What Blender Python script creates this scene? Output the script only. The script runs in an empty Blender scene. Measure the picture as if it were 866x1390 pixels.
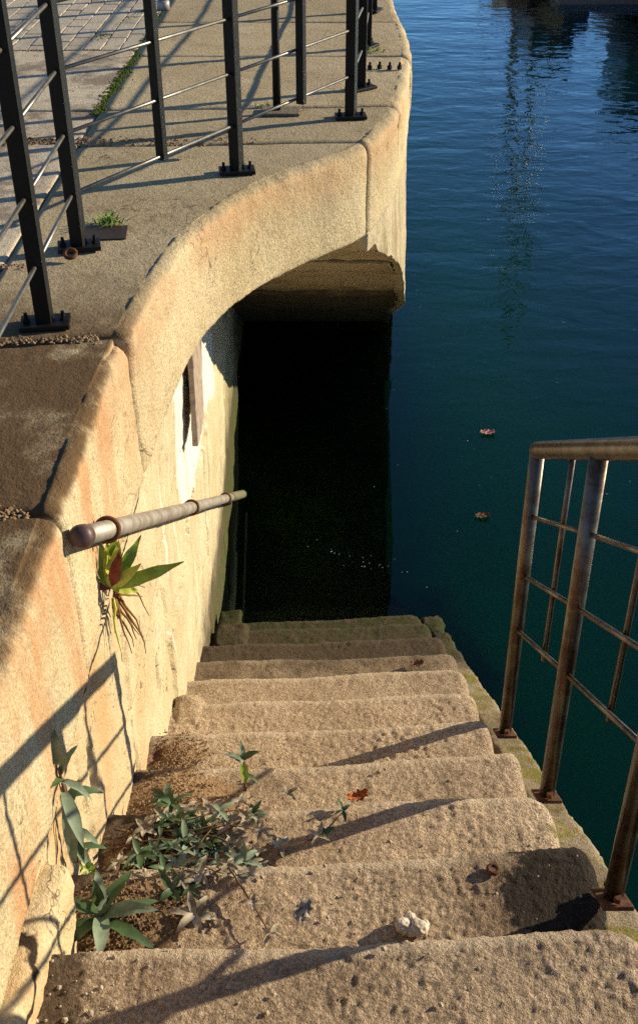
import bpy, bmesh, math, random
from mathutils import Vector, Matrix, noise
R = math.radians
random.seed(7)
scene = bpy.context.scene
COL = scene.collection
V = Vector
WATER, QUAY, BED = 0.0, 2.6, 2.13      # water level, quay top, underside of the coping stones

# ------------------------------------------------------------------ nodes
class NT:
    def __init__(s, name):
        s.m = bpy.data.materials.new(name); s.m.use_nodes = True
        s.t = s.m.node_tree; s.t.nodes.clear()
        s.out = s.t.nodes.new('ShaderNodeOutputMaterial')
    def n(s, typ, ins=None, **kw):
        nd = s.t.nodes.new(typ)
        for k, v in kw.items(): setattr(nd, k, v)
        for k, v in (ins or {}).items():
            i = nd.inputs[k]
            if isinstance(v, bpy.types.NodeSocket): s.t.links.new(v, i)
            elif isinstance(v, (tuple, list)) and i.type == 'RGBA' and len(v) == 3: i.default_value = (*v, 1)
            else: i.default_value = v
        return nd
    def pos(s): return s.n('ShaderNodeNewGeometry').outputs['Position']
    def noise(s, vec, scale, detail=4, rough=.55, out='Fac', dist=0):
        return s.n('ShaderNodeTexNoise', {'Vector': vec, 'Scale': scale, 'Detail': detail, 'Roughness': rough, 'Distortion': dist}).outputs[out]
    def ramp(s, fac, a, b, lo=0., hi=1., smooth=True):
        r = s.n('ShaderNodeMapRange', {'Value': fac, 'From Min': a, 'From Max': b, 'To Min': lo, 'To Max': hi})
        r.interpolation_type = 'SMOOTHSTEP' if smooth else 'LINEAR'
        return r.outputs[0]
    def math(s, op, a, b=0.0, clamp=False):
        m = s.n('ShaderNodeMath', {0: a, 1: b}, operation=op); m.use_clamp = clamp
        return m.outputs[0]
    def mix(s, fac, a, b, mode='MIX'):
        m = s.n('ShaderNodeMix', data_type='RGBA', blend_type=mode)
        for i, v in ((0, fac), (6, a), (7, b)):
            sk = m.inputs[i]
            if isinstance(v, bpy.types.NodeSocket): s.t.links.new(v, sk)
            elif i: sk.default_value = (*v, 1)
            else: sk.default_value = v
        return m.outputs[2]
    def xyz(s, vec):
        o = s.n('ShaderNodeSeparateXYZ', {0: vec}).outputs
        return o[0], o[1], o[2]
    def bump(s, h, strength=.6, dist=.004, normal=None):
        d = {'Height': h, 'Strength': strength, 'Distance': dist}
        if normal is not None: d['Normal'] = normal
        return s.n('ShaderNodeBump', d).outputs[0]
    def bsdf(s, color, rough=.85, normal=None, metallic=0., spec=.35, **kw):
        d = {'Base Color': color, 'Roughness': rough, 'Metallic': metallic, 'Specular IOR Level': spec}
        if normal is not None: d['Normal'] = normal
        d.update(kw)
        b = s.n('ShaderNodeBsdfPrincipled', d)
        s.t.links.new(b.outputs[0], s.out.inputs[0])
        return s.m

def granite(name, light, dark, grit=(.10, .07, .05), wet=True, extra=None, bumpd=.006, grain=.30, moss=.75, rough=.88, damp_shade0=.62, bk=2.1):
    """coarse weathered granite: large blotches, crystal grain, dark grit; weed and wet darkening near the water line, on the vault also painted shade"""
    t = NT(name); p = t.pos(); x, y, z = t.xyz(p)
    big = t.ramp(t.noise(p, 2.6, 6, .62), .35, .68)
    c = t.mix(big, light, dark)
    g = t.noise(p, 130, 3, .7)
    c = t.mix(1.0, c, t.n('ShaderNodeCombineColor', {0: t.ramp(g, .3, .72, 1 - grain, 1 + grain, False), 1: t.ramp(g, .3, .72, 1 - grain, 1 + grain, False), 2: t.ramp(g, .3, .72, 1 - grain * 1.1, 1 + grain, False)}).outputs[0], 'MULTIPLY')
    sp = t.ramp(t.noise(p, 62, 4, .75), .57, .68)
    c = t.mix(t.math('MULTIPLY', sp, .55), c, grit)
    md = t.ramp(t.noise(p, 9, 6, .7), .52, .72)
    c = t.mix(t.math('MULTIPLY', md, .35), c, grit)
    rnd = t.ramp(t.n('ShaderNodeObjectInfo').outputs['Random'], 0, 1, .86, 1.10, False)
    c = t.mix(1.0, c, t.n('ShaderNodeCombineColor', {0: rnd, 1: rnd, 2: rnd}).outputs[0], 'MULTIPLY')
    if extra: c = extra(t, p, x, y, z, c)
    if wet:
        nz = t.noise(p, 5, 5, .65)
        zz = t.math('ADD', z, t.math('MULTIPLY', t.math('SUBTRACT', nz, .5), -.45))
        damp = t.ramp(zz, damp_shade0, damp_shade0 - .30)
        c = t.mix(t.math('MULTIPLY', damp, .88), c, (.045, .028, .014))
        gr = t.math('MULTIPLY', t.ramp(zz, .42, .14), t.ramp(t.noise(p, 22, 5, .7), .36, .56))
        c = t.mix(t.math('MULTIPLY', gr, moss), c, (.040, .062, .006))
    h = t.math('ADD', t.math('MULTIPLY', t.noise(p, 48, 5, .8), 1.0), t.math('MULTIPLY', g, .55))
    return t.bsdf(c, rough, t.bump(h, 1.0, bumpd * bk), spec=.25)

# ------------------------------------------------------------------ mesh helpers
def lerp(a, b, t): return a + (b - a) * t
class MB:
    def __init__(s): s.v = []; s.f = []
    def add(s, vs, fs):
        o = len(s.v); s.v += [tuple(v) for v in vs]; s.f += [tuple(i + o for i in f) for f in fs]; return s
    def box(s, c, d, M=None, bev=0.):
        c = V(c); hx, hy, hz = d[0] / 2, d[1] / 2, d[2] / 2
        if bev <= 0:
            vs = [V((a * hx, b * hy, e * hz)) for e in (-1, 1) for b in (-1, 1) for a in (-1, 1)]
            fs = [(0, 2, 3, 1), (4, 5, 7, 6), (0, 1, 5, 4), (2, 6, 7, 3), (0, 4, 6, 2), (1, 3, 7, 5)]
        else:
            b = bm_cube(d, bev); vs = [v.co.copy() for v in b.verts]; fs = [[v.index for v in f.verts] for f in b.faces]; b.free()
        if M is not None: vs = [M @ v for v in vs]
        return s.add([v + c for v in vs], fs)
    def tube(s, pts, r, n=10, cap=True):
        pts = [V(p) for p in pts]; rs = r if isinstance(r, (list, tuple)) else [r] * len(pts)
        rings = []; up = None
        for i, p in enumerate(pts):
            t = (pts[min(i + 1, len(pts) - 1)] - pts[max(i - 1, 0)]).normalized()
            if up is None:
                up = t.orthogonal().normalized()
            a = (up - t * up.dot(t)).normalized(); up = a; b = t.cross(a)
            rings.append([p + (a * math.cos(q) + b * math.sin(q)) * rs[i] for q in [2 * math.pi * k / n for k in range(n)]])
        vs = [q for rg in rings for q in rg]; fs = []
        for i in range(len(pts) - 1):
            for k in range(n):
                k2 = (k + 1) % n; fs.append((i * n + k, i * n + k2, (i + 1) * n + k2, (i + 1) * n + k))
        if cap:
            fs.append(tuple(range(n))[::-1]); fs.append(tuple(range((len(pts) - 1) * n, len(pts) * n)))
        return s.add(vs, fs)
    att = None
    def build(s, name, mat, parent=None, smooth=False, **props):
        me = bpy.data.meshes.new(name)
        off = V(parent_world(parent))
        me.from_pydata([V(v) - off for v in s.v], [], s.f); me.update()
        if s.att: me.attributes.new('wear_shade', 'FLOAT', 'POINT').data.foreach_set('value', s.att)
        o = bpy.data.objects.new(name, me); COL.objects.link(o)
        if parent: o.parent = parent
        elif True:
            pass
        me.materials.append(mat)
        if smooth:
            me.polygons.foreach_set('use_smooth', [True] * len(me.polygons))
        for k, v in props.items(): o[k] = v
        return o
def bm_cube(d, bev, seg=2):
    b = bmesh.new(); bmesh.ops.create_cube(b, size=1); bmesh.ops.scale(b, vec=d, verts=b.verts)
    bmesh.ops.bevel(b, geom=b.edges[:], offset=bev, segments=seg, affect='EDGES', profile=.6)
    b.verts.index_update(); b.faces.index_update(); return b
def BZ(Y): return BED + .075 * sst(2.7, 3.5, Y)
def parent_world(p):
    q = V((0, 0, 0))
    while p is not None: q += V(p.location); p = p.parent
    return q
def tag(o, label=None, cat=None, group=None, kind=None):
    for k, v in (('label', label), ('category', cat), ('group', group), ('kind', kind)):
        if v: o[k] = v
    return o
def thing(name, loc, label, cat, group=None):
    o = bpy.data.objects.new(name, None); COL.objects.link(o); o.location = loc; o.empty_display_size = .1
    return tag(o, label, cat, group)
def recentre(o, loc):
    """give a world-space mesh an origin at its own base"""
    loc = V(loc); o.data.transform(Matrix.Translation(-loc)); o.location = loc; return o
def fbm(p, sc, oct=3):
    a, s, amp = 0., 0., 1.
    for i in range(oct):
        a += amp * noise.noise(p * sc); s += amp; amp *= .55; sc *= 2.1
    return a / s
def pl(tab, x):
    if x <= tab[0][0]: return tab[0][1]
    for (a, u), (b, w) in zip(tab, tab[1:]):
        if x <= b: return u + (w - u) * (x - a) / (b - a)
    return tab[-1][1]
def sst(a, b, x):
    t = max(0, min(1, (x - a) / (b - a))); return t * t * (3 - 2 * t)

def rough_block(mb, size, res, r, xform, amp=.006, sc=9., coarse=.006, post=None, seed=0, gritty=0.):
    """a stone: a box with rounded arrises on a fine grid, roughened by noise"""
    def axis(L, res):
        h = L / 2; k = max(2, int((L - 2 * r) / res)); a = [-h, -h + r * .3, -h + r * .65]
        a += [-h + r + (L - 2 * r) * i / k for i in range(k + 1)]
        return a + [h - r * .65, h - r * .3, h]
    ax = [axis(size[i], res[i]) for i in range(3)]
    N = [len(a) for a in ax]; idx = {}; vs = []; fs = []
    h = [s_ / 2 for s_ in size]
    def vert(i, j, k):
        key = (i, j, k)
        if key in idx: return idx[key]
        p = V((ax[0][i], ax[1][j], ax[2][k]))
        c = V([max(-h[q] + r, min(h[q] - r, p[q])) for q in range(3)])
        n = p - c
        if n.length < 1e-9: n = V((0, 0, 1))
        n.normalize(); p = c + n * r
        w = xform(p); q = w + V((seed * 3.7, seed * 1.3, 0))
        d = fbm(q, 2.3, 2) * coarse * 2 + fbm(q, sc, 2) * amp + fbm(q, sc * 5, 3) * amp * .9
        if gritty: d += (noise.noise(q * 50) * .75 + noise.noise(q * 90) * 1.0 ) * gritty * max(.4, .95 + .9 * noise.noise(q * 6))
        pit = noise.noise(q * sc * 3.1)
        nw = (xform(c + n * (r + .001)) - w).normalized()
        w = w + nw * d
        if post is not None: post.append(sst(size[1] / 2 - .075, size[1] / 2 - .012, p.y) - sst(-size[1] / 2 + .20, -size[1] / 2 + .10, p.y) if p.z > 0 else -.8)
        idx[key] = len(vs); vs.append(w); return idx[key]
    def face(fn, A, B, flip):
        for a in range(A - 1):
            for b in range(B - 1):
                q = (vert(*fn(a, b)), vert(*fn(a + 1, b)), vert(*fn(a + 1, b + 1)), vert(*fn(a, b + 1)))
                fs.append(q[::-1] if flip else q)
    face(lambda a, b: (a, b, N[2] - 1), N[0], N[1], False); face(lambda a, b: (a, b, 0), N[0], N[1], True)
    face(lambda a, b: (a, 0, b), N[0], N[2], False); face(lambda a, b: (a, N[1] - 1, b), N[0], N[2], True)
    face(lambda a, b: (N[0] - 1, a, b), N[1], N[2], False); face(lambda a, b: (0, a, b), N[1], N[2], True)
    mb.add(vs, fs)

def grid(mb, nu, nv, fn, flip=False):
    vs = [fn(i / nu, j / nv) for i in range(nu + 1) for j in range(nv + 1)]
    fs = []
    for i in range(nu):
        for j in range(nv):
            a = i * (nv + 1) + j; q = (a, a + nv + 1, a + nv + 2, a + 1)
            fs.append(q[::-1] if flip else q)
    mb.add(vs, fs)

# ------------------------------------------------------------------ materials
def wall_extra(t, p, x, y, z, c):
    # ochre iron staining running down near the top of the near stones
    st = t.n('ShaderNodeVectorMath', {0: p, 1: (1, 3.0, .9)}, operation='MULTIPLY').outputs[0]
    n1 = t.noise(st, 1.7, 5, .6)
    near = t.ramp(y, 2.9, 1.7)
    c = t.mix(t.math('MULTIPLY', t.math('MULTIPLY', t.ramp(n1, .46, .68), .6), t.ramp(y, 3.2, 1.6)), c, (.50, .28, .11))
    c = t.mix(t.math('MULTIPLY', near, .25), c, (.52, .33, .16))
    # old lime wash, torn at its edges, with thin runs below it
    n2 = t.noise(p, 4.2, 6, .7)
    reg = t.math('MULTIPLY', t.math('MULTIPLY', t.ramp(y, 3.2, 3.7), t.ramp(y, 5.4, 4.8)), t.ramp(z, .9, 1.6))
    reg = t.ramp(t.math('ADD', reg, t.math('MULTIPLY', t.math('SUBTRACT', n2, .5), .9)), .50, .62)
    c = t.mix(t.math('MULTIPLY', reg, .85), c, (.80, .77, .72))
    runs = t.n('ShaderNodeVectorMath', {0: p, 1: (1, 9.0, .8)}, operation='MULTIPLY').outputs[0]
    rr = t.math('MULTIPLY', t.ramp(t.noise(runs, 1.9, 4, .6), .60, .68), t.math('MULTIPLY', t.ramp(y, 2.4, 3.0), t.ramp(y, 5.6, 4.8)))
    c = t.mix(t.math('MULTIPLY', rr, .6), c, (.78, .77, .74))
    br = t.math('MULTIPLY', t.ramp(t.noise(runs, 1.1, 5, .6), .54, .66), t.ramp(y, 2.2, 4.5))
    c = t.mix(t.math('MULTIPLY', br, .55), c, (.21, .16, .10))
    ck = t.math('ABSOLUTE', t.math('SUBTRACT', t.noise(p, 1.9, 5, .62, dist=.5), .5))
    ckm = t.math('MULTIPLY', t.ramp(ck, .0035, .0010), t.ramp(t.noise(p, 1.3, 2, .5), .47, .56))
    c = t.mix(t.math('MULTIPLY', ckm, .7), c, (.07, .045, .028))
    # weed on the wet end of the wall
    gw = t.math('MULTIPLY', t.ramp(y, 4.0, 6.0), t.ramp(z, 1.5, .2))
    gw = t.ramp(t.math('ADD', gw, t.math('MULTIPLY', t.math('SUBTRACT', t.noise(p, 7, 5, .7), .5), .8)), .3, .75)
    c = t.mix(t.math('MULTIPLY', gw, .7), c, (.17, .17, .075))
    jz = t.math('ABSOLUTE', t.math('ADD', t.math('SUBTRACT', z, 2.112), t.math('MULTIPLY', t.math('SUBTRACT', t.noise(p, 9, 4, .7), .5), .022)))
    c = t.mix(t.math('MULTIPLY', t.ramp(jz, .007, .003), t.ramp(y, 2.95, 2.7)), c, (.035, .022, .014))
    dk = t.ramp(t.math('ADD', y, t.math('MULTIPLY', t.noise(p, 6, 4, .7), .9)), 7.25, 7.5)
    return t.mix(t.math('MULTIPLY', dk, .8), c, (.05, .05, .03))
def coping_extra(t, p, x, y, z, c):
    ck = t.math('ABSOLUTE', t.math('SUBTRACT', t.noise(p, 1.9, 5, .62, dist=.5), .5))
    ckm = t.math('MULTIPLY', t.ramp(ck, .0035, .0010), t.ramp(t.noise(p, 1.3, 2, .5), .47, .56))
    c = t.mix(t.math('MULTIPLY', ckm, .7), c, (.07, .045, .028))
    # the trodden upper face is blackened by dirt; the sawn face is cleaner and stained with iron
    n = t.noise(p, 6, 6, .7)
    nz = t.xyz(t.n('ShaderNodeNewGeometry').outputs['True Normal'])[2]
    up = t.ramp(t.math('ADD', z, t.math('MULTIPLY', t.math('SUBTRACT', n, .5), .035)), 2.572, 2.592)
    nr = t.ramp(t.math('ADD', y, t.math('MULTIPLY', n, .8)), 3.6, 2.9)
    c2 = t.mix(t.math('MULTIPLY', t.ramp(n, .15, .5), t.math('ADD', .30, t.math('MULTIPLY', nr, .68))), c, (.120, .068, .030))
    edge = t.math('MULTIPLY', t.ramp(z, 2.38, 2.56), t.ramp(t.noise(p, 2.2, 4, .6), .36, .6))
    c = t.mix(t.math('MULTIPLY', edge, .55), c, (.50, .27, .14))
    st = t.n('ShaderNodeVectorMath', {0: p, 1: (1, 3.0, .7)}, operation='MULTIPLY').outputs[0]
    c = t.mix(t.math('MULTIPLY', t.math('MULTIPLY', t.ramp(t.noise(st, 2.1, 5, .6), .45, .64), t.ramp(y, 3.2, 1.9)), .6), c, (.48, .21, .085))
    return t.mix(up, c, c2)
def step_extra(t, p, x, y, z, c):
    wr = t.n('ShaderNodeAttribute', attribute_name='wear_shade').outputs['Fac']
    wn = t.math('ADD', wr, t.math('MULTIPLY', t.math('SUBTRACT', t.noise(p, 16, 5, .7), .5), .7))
    c = t.mix(t.math('MULTIPLY', t.ramp(wn, .35, .95), .55), c, (.82, .67, .50))  # sunlit rim of the nosing painted in as a lighter tone, over worn stone
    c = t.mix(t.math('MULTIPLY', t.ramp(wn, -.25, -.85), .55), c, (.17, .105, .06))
    # dirt gathered against the wall and along the foot of the risers
    n = t.noise(p, 11, 5, .7)
    d = t.math('ADD', t.ramp(x, -.30, -.52), t.math('MULTIPLY', t.math('SUBTRACT', n, .5), 1.3))
    d = t.math('MULTIPLY', t.ramp(d, .35, .75), t.ramp(y, 2.7, 2.0))
    c = t.mix(t.math('MULTIPLY', d, .85), c, (.085, .05, .030))
    # tar-black patch on the outer end of the second step
    dx = t.math('DIVIDE', t.math('SUBTRACT', x, .55), .17); dy = t.math('DIVIDE', t.math('SUBTRACT', y, 1.42), .17)
    rr = t.math('ADD', t.math('MULTIPLY', dx, dx), t.math('MULTIPLY', dy, dy))
    rr = t.math('ADD', rr, t.math('MULTIPLY', t.math('SUBTRACT', t.noise(p, 9, 6, .8), .5), 4.0))
    c = t.mix(t.math('MULTIPLY', t.ramp(rr, 2.6, 1.0), .55), c, (.15, .08, .045))
    c = t.mix(t.math('MULTIPLY', t.ramp(rr, 1.2, .8), .95), c, (.020, .014, .010))
    # rust run and lichen dots
    li = t.math('MULTIPLY', t.ramp(t.noise(p, 13, 4, .7), .64, .70), t.ramp(x, .3, .55))
    c = t.mix(t.math('MULTIPLY', li, .65), c, (.20, .19, .035))
    return t.mix(t.math('MULTIPLY', t.ramp(t.noise(p, 3.1, 4, .6), .58, .7), .35), c, (.16, .10, .06))
def curb_extra(t, p, x, y, z, c):
    li = t.ramp(t.noise(p, 8, 5, .7), .47, .58)
    c = t.mix(t.math('MULTIPLY', li, .8), c, (.22, .19, .025))
    return t.mix(t.math('MULTIPLY', t.ramp(t.noise(p, 5, 5, .7), .56, .66), .7), c, (.11, .05, .025))
def pave_extra(t, p, x, y, z, c):
    n = t.noise(p, 2.2, 6, .68)
    c = t.mix(t.math('MULTIPLY', t.ramp(n, .50, .60), .72), c, (.17, .125, .09))
    c = t.mix(t.math('MULTIPLY', t.ramp(t.noise(p, 17, 5, .75), .54, .66), .5), c, (.19, .14, .10))
    n2 = t.noise(p, 3.1, 5, .62, dist=.4)
    pud = t.math('MULTIPLY', t.ramp(n2, .57, .60), t.ramp(y, 4.6, 5.2))
    return t.mix(t.math('MULTIPLY', pud, .45), c, (.12, .115, .13))

def vault_extra(t, p, x, y, z, c):
    w = t.n('ShaderNodeAttribute', attribute_name='wear_shade').outputs['Fac']
    return t.mix(t.math('MULTIPLY', t.ramp(w, .2, .8), .92), c, (.015, .010, .006))
M = {}
M['step'] = granite('step_granite', (.74, .56, .40), (.56, .41, .285), grit=(.16, .095, .055), extra=step_extra, bumpd=.007, grain=.5, damp_shade0=.84, bk=4.6)
M['wall'] = granite('wall_granite', (.66, .57, .39), (.56, .46, .29), grit=(.30, .21, .13), extra=wall_extra, bumpd=.0035, grain=.26)
M['coping'] = granite('coping_granite', (.61, .51, .34), (.52, .42, .26), grit=(.20, .13, .08), extra=coping_extra, bumpd=.004, grain=.40, wet=False)
M['curb'] = granite('curb_stone', (.40, .32, .22), (.24, .18, .12), extra=curb_extra)
M['pave'] = granite('paving_stone', (.56, .48, .37), (.46, .38, .29), grit=(.12, .09, .07), wet=False, extra=pave_extra, bumpd=.003)
M['brick'] = granite('paving_brick', (.54, .47, .38), (.42, .36, .29), grit=(.14, .11, .09), wet=False, bumpd=.002)
M['course'] = granite('culvert_stone', (.62, .47, .29), (.46, .33, .19), grit=(.05, .035, .02), bumpd=.006, moss=.5, damp_shade0=1.42, extra=vault_extra)  # wet tone starts high: shade on the vault's lower courses is painted into the colour
def weedy_extra(t, p, x, y, z, c):
    # brown silt lies on the sill next to the steps
    n = t.math('ADD', y, t.math('MULTIPLY', t.noise(p, 3, 5, .7), 1.2))
    return t.mix(t.math('MULTIPLY', t.ramp(n, 6.3, 5.3), .75), c, (.020, .018, .007))
M['weedy'] = granite('weedy_stone', (.040, .105, .012), (.016, .045, .007), grit=(.004, .005, .003), bumpd=.006, wet=False, extra=weedy_extra)
M['dirt'] = granite('soil', (.40, .26, .155), (.22, .135, .075), grit=(.04,.025,.015), grain=.6, wet=False, bumpd=.006)
M['patch'] = granite('mortar', (.20, .17, .14), (.13, .105, .08), wet=False, bumpd=.005)

def simple(name, col, rough=.6, metallic=0., spec=.4, var=None, vs=20, bump=0, bs=60, **kw):
    t = NT(name); p = t.pos(); c = col
    if var: c = t.mix(t.ramp(t.noise(p, vs, 5, .65), .40, .64), col, var)
    else: c = t.mix(0.0, col, col)
    nr = t.bump(t.noise(p, bs, 4, .6), .7, bump) if bump else None
    return t.bsdf(c, rough, nr, metallic, spec, **kw)
M['black'] = simple('black_fence_paint', (.0035, .0035, .004), .5, 0, .22, (.008, .006, .005), 30, .0006, 90)
M['steel'] = simple('stainless_rod', (.26, .25, .23), .42, .9, .5, (.20, .17, .14), 30)
M['rail'] = simple('weathered_galvanised_pipe', (.15, .12, .09), .34, .75, .5, (.080, .045, .028), 14, .0008, 50)
M['pipe'] = simple('zinc_grey_pipe', (.36, .32, .28), .55, .35, .4, (.24, .20, .16), 16, .0008, 60)
M['rust'] = simple('rusty_iron', (.16, .065, .03), .85, .2, .3, (.07, .03, .018), 40, .0015, 80)
M['capmat'] = simple('dull_purple_brown_cap', (.10, .06, .055), .5, .2, .4, (.07, .045, .04), 30)
M['wood'] = simple('bleached_timber', (.36, .29, .24), .85, 0, .2, (.24, .185, .15), 25, .002, 40)
M['tar'] = simple('tarred_iron_plate', (.055, .038, .026), .55, .3, .4, (.05, .03, .02), 30, .002, 60)
M['fern'] = simple('glossy_fern_green', (.26, .36, .035), .38, 0, .5, (.14, .25, .02), 14, **{'Subsurface Weight': .0})
M['fern_y'] = simple('yellow_fern', (.55, .56, .10), .5, 0, .4, (.38, .44, .06), 20)
M['fern_r'] = simple('red_brown_frond', (.22, .035, .02), .5, 0, .4, (.12, .02, .012), 20)
M['root'] = simple('dry_root', (.16, .075, .03), .9, 0, .2, (.24, .13, .04), 30)
M['sage'] = simple('silvery_sage_leaf', (.23, .29, .21), .7, 0, .3, (.14, .19, .12), 18, .001, 60)
M['sage_d'] = simple('dark_green_leaf', (.07, .12, .045), .5, 0, .4, (.04, .075, .03), 18, .001, 60)
M['dryleaf'] = simple('withered_pale_leaf', (.44, .38, .29), .85, 0, .2, (.20, .17, .12), 30)
M['stem'] = simple('brown_stem', (.15, .08, .045), .8)
M['grass'] = simple('bright_grass', (.17, .30, .03), .6, 0, .3, (.10, .20, .02), 12)
M['mossm'] = simple('crevice_moss', (.10, .13, .02), .95, 0, .1, (.05, .08, .012), 30, .004, 60)
M['orange'] = simple('orange_dead_leaf', (.50, .15, .03), .7, 0, .3, (.30, .07, .02), 50)
M['brownleaf'] = simple('brown_dead_leaf', (.17, .075, .04), .7, 0, .3, (.10, .04, .02), 50)
M['white'] = simple('grubby_white_wad', (.66, .58, .48), .9, 0, .2, (.48, .40, .31), 45, .003, 70)
M['scrap'] = simple('pale_pink_scrap', (.45, .32, .34), .6, 0, .3, (.50, .06, .08), 20)
M['fleck'] = simple('pale_fleck', (.34, .36, .30), .8)
M['hull_dark'] = simple('dark_hull_paint', (.012, .012, .015), .4)
M['hull_brown'] = simple('varnished_hull', (.20, .09, .035), .4)
M['deck'] = simple('deck_paint', (.32, .29, .25), .6)
M['glassd'] = simple('dark_window', (.01, .012, .015), .1)
M['mast'] = simple('pale_mast', (.12, .10, .06), .5, 0, .4)
M['pont'] = simple('grey_pontoon', (.12, .12, .13), .8)
M['greypole'] = simple('grey_pole_paint', (.30, .29, .29), .5, .2)

def water_mat():
    t = NT('harbour_water'); p = t.pos(); x, y, z = t.xyz(p)
    st = t.n('ShaderNodeVectorMath', {0: p, 1: (.75, 1.15, 1)}, operation='MULTIPLY').outputs[0]
    n1 = t.noise(st, 1.1, 2, .5, dist=.3); n2 = t.noise(st, 4.2, 2, .5, dist=.5); n3 = t.noise(st, 13, 2, .5)
    h = t.math('ADD', t.math('MULTIPLY', n1, .55), t.math('ADD', t.math('MULTIPLY', n2, .20), t.math('MULTIPLY', n3, .025)))
    calm = t.ramp(t.math('ADD', y, t.math('MULTIPLY', x, .8)), 5.5, 12.5, .10, 1.0)      # the wind only reaches the open basin
    h = t.math('MULTIPLY', h, calm)
    nrm = t.bump(h, 1.0, .045)
    fr = t.math('MULTIPLY', t.math('POWER', t.n('ShaderNodeFresnel', {'IOR': 1.35, 'Normal': nrm}).outputs[0], 1.28), 2.35, True)
    tr = t.n('ShaderNodeBsdfTransparent', {'Color': (.62, .80, .74)}).outputs[0]
    gl = t.n('ShaderNodeBsdfGlossy', {'Color': (.56, .80, 1.), 'Roughness': .03, 'Normal': nrm}).outputs[0]
    m = t.n('ShaderNodeMixShader', {0: fr, 1: tr, 2: gl}).outputs[0]
    t.t.links.new(m, t.out.inputs[0]); return t.m
M['water'] = water_mat()
def bed_mat():
    t = NT('murky_water_depth'); p = t.pos()
    c = t.mix(t.ramp(t.noise(p, .35, 3, .5), .3, .7), (.007, .27, .075), (.007, .22, .08))
    x, y, z = t.xyz(p)
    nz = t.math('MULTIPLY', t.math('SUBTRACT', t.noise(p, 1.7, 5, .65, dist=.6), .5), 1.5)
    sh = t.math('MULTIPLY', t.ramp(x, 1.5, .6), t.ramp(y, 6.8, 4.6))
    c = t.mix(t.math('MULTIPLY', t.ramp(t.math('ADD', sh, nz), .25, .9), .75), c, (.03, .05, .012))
    return t.bsdf(c, 1., None, 0, 0)
M['bed'] = bed_mat()

# ------------------------------------------------------------------ the setting
mb = MB(); mb.add([(-1.2, -3, 0), (220, -3, 0), (220, 300, 0), (-1.2, 300, 0)], [(0, 1, 2, 3)])
tag(mb.build('water', M['water']), kind='structure')
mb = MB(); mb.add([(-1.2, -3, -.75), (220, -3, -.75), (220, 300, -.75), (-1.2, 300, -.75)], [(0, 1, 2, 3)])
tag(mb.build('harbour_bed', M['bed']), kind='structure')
mb = MB(); mb.add([(-200, -60, 2.545), (-.95, -60, 2.545), (-.95, 60, 2.545), (-200, 60, 2.545)], [(0, 1, 2, 3)])
tag(mb.build('ground', M['dirt']), kind='structure')

# ------------------------------------------------------------------ quay edge in plan
ARR = [(-.580, -3), (-.580, 0), (-.580, 1.6), (-.577, 2.2), (-.560, 2.63), (-.525, 3.0), (-.448, 3.42), (-.277, 3.83), (-.094, 4.08), (.08, 4.27), (.165, 4.40), (.235, 4.60),
       (.30, 4.83), (.36, 5.2), (.415, 5.65), (.45, 6.1), (.46, 6.6), (.445, 7.5), (.44, 9), (.44, 14), (.44, 40)]
def catmull(P, n):
    out = []
    for i in range(len(P) - 1):
        p0, p1, p2, p3 = P[max(i - 1, 0)], P[i], P[i + 1], P[min(i + 2, len(P) - 1)]
        for k in range(n):
            t = k / n
            out.append(tuple(.5 * ((2 * p1[j]) + (-p0[j] + p2[j]) * t + (2 * p0[j] - 5 * p1[j] + 4 * p2[j] - p3[j]) * t * t + (-p0[j] + 3 * p1[j] - 3 * p2[j] + p3[j]) * t ** 3) for j in (0, 1)))
    out.append(P[-1]); return out
_c = catmull(ARR, 24)
_s = [0.]
for a, b in zip(_c, _c[1:]): _s.append(_s[-1] + math.hypot(b[0] - a[0], b[1] - a[1]))
def s_at_Y(Y):
    for i in range(len(_c) - 1):
        if _c[i][1] <= Y <= _c[i + 1][1]: return lerp(_s[i], _s[i + 1], (Y - _c[i][1]) / max(1e-9, _c[i + 1][1] - _c[i][1]))
import bisect
def curve(s):
    i = max(0, min(len(_s) - 2, bisect.bisect_right(_s, s) - 1)); t = (s - _s[i]) / max(1e-9, _s[i + 1] - _s[i])
    a, b = _c[i], _c[i + 1]; return V((lerp(a[0], b[0], t), lerp(a[1], b[1], t), 0))
def cnorm(s):
    d = curve(s + .03) - curve(s - .03); d.normalize(); return V((d.y, -d.x, 0))

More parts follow.
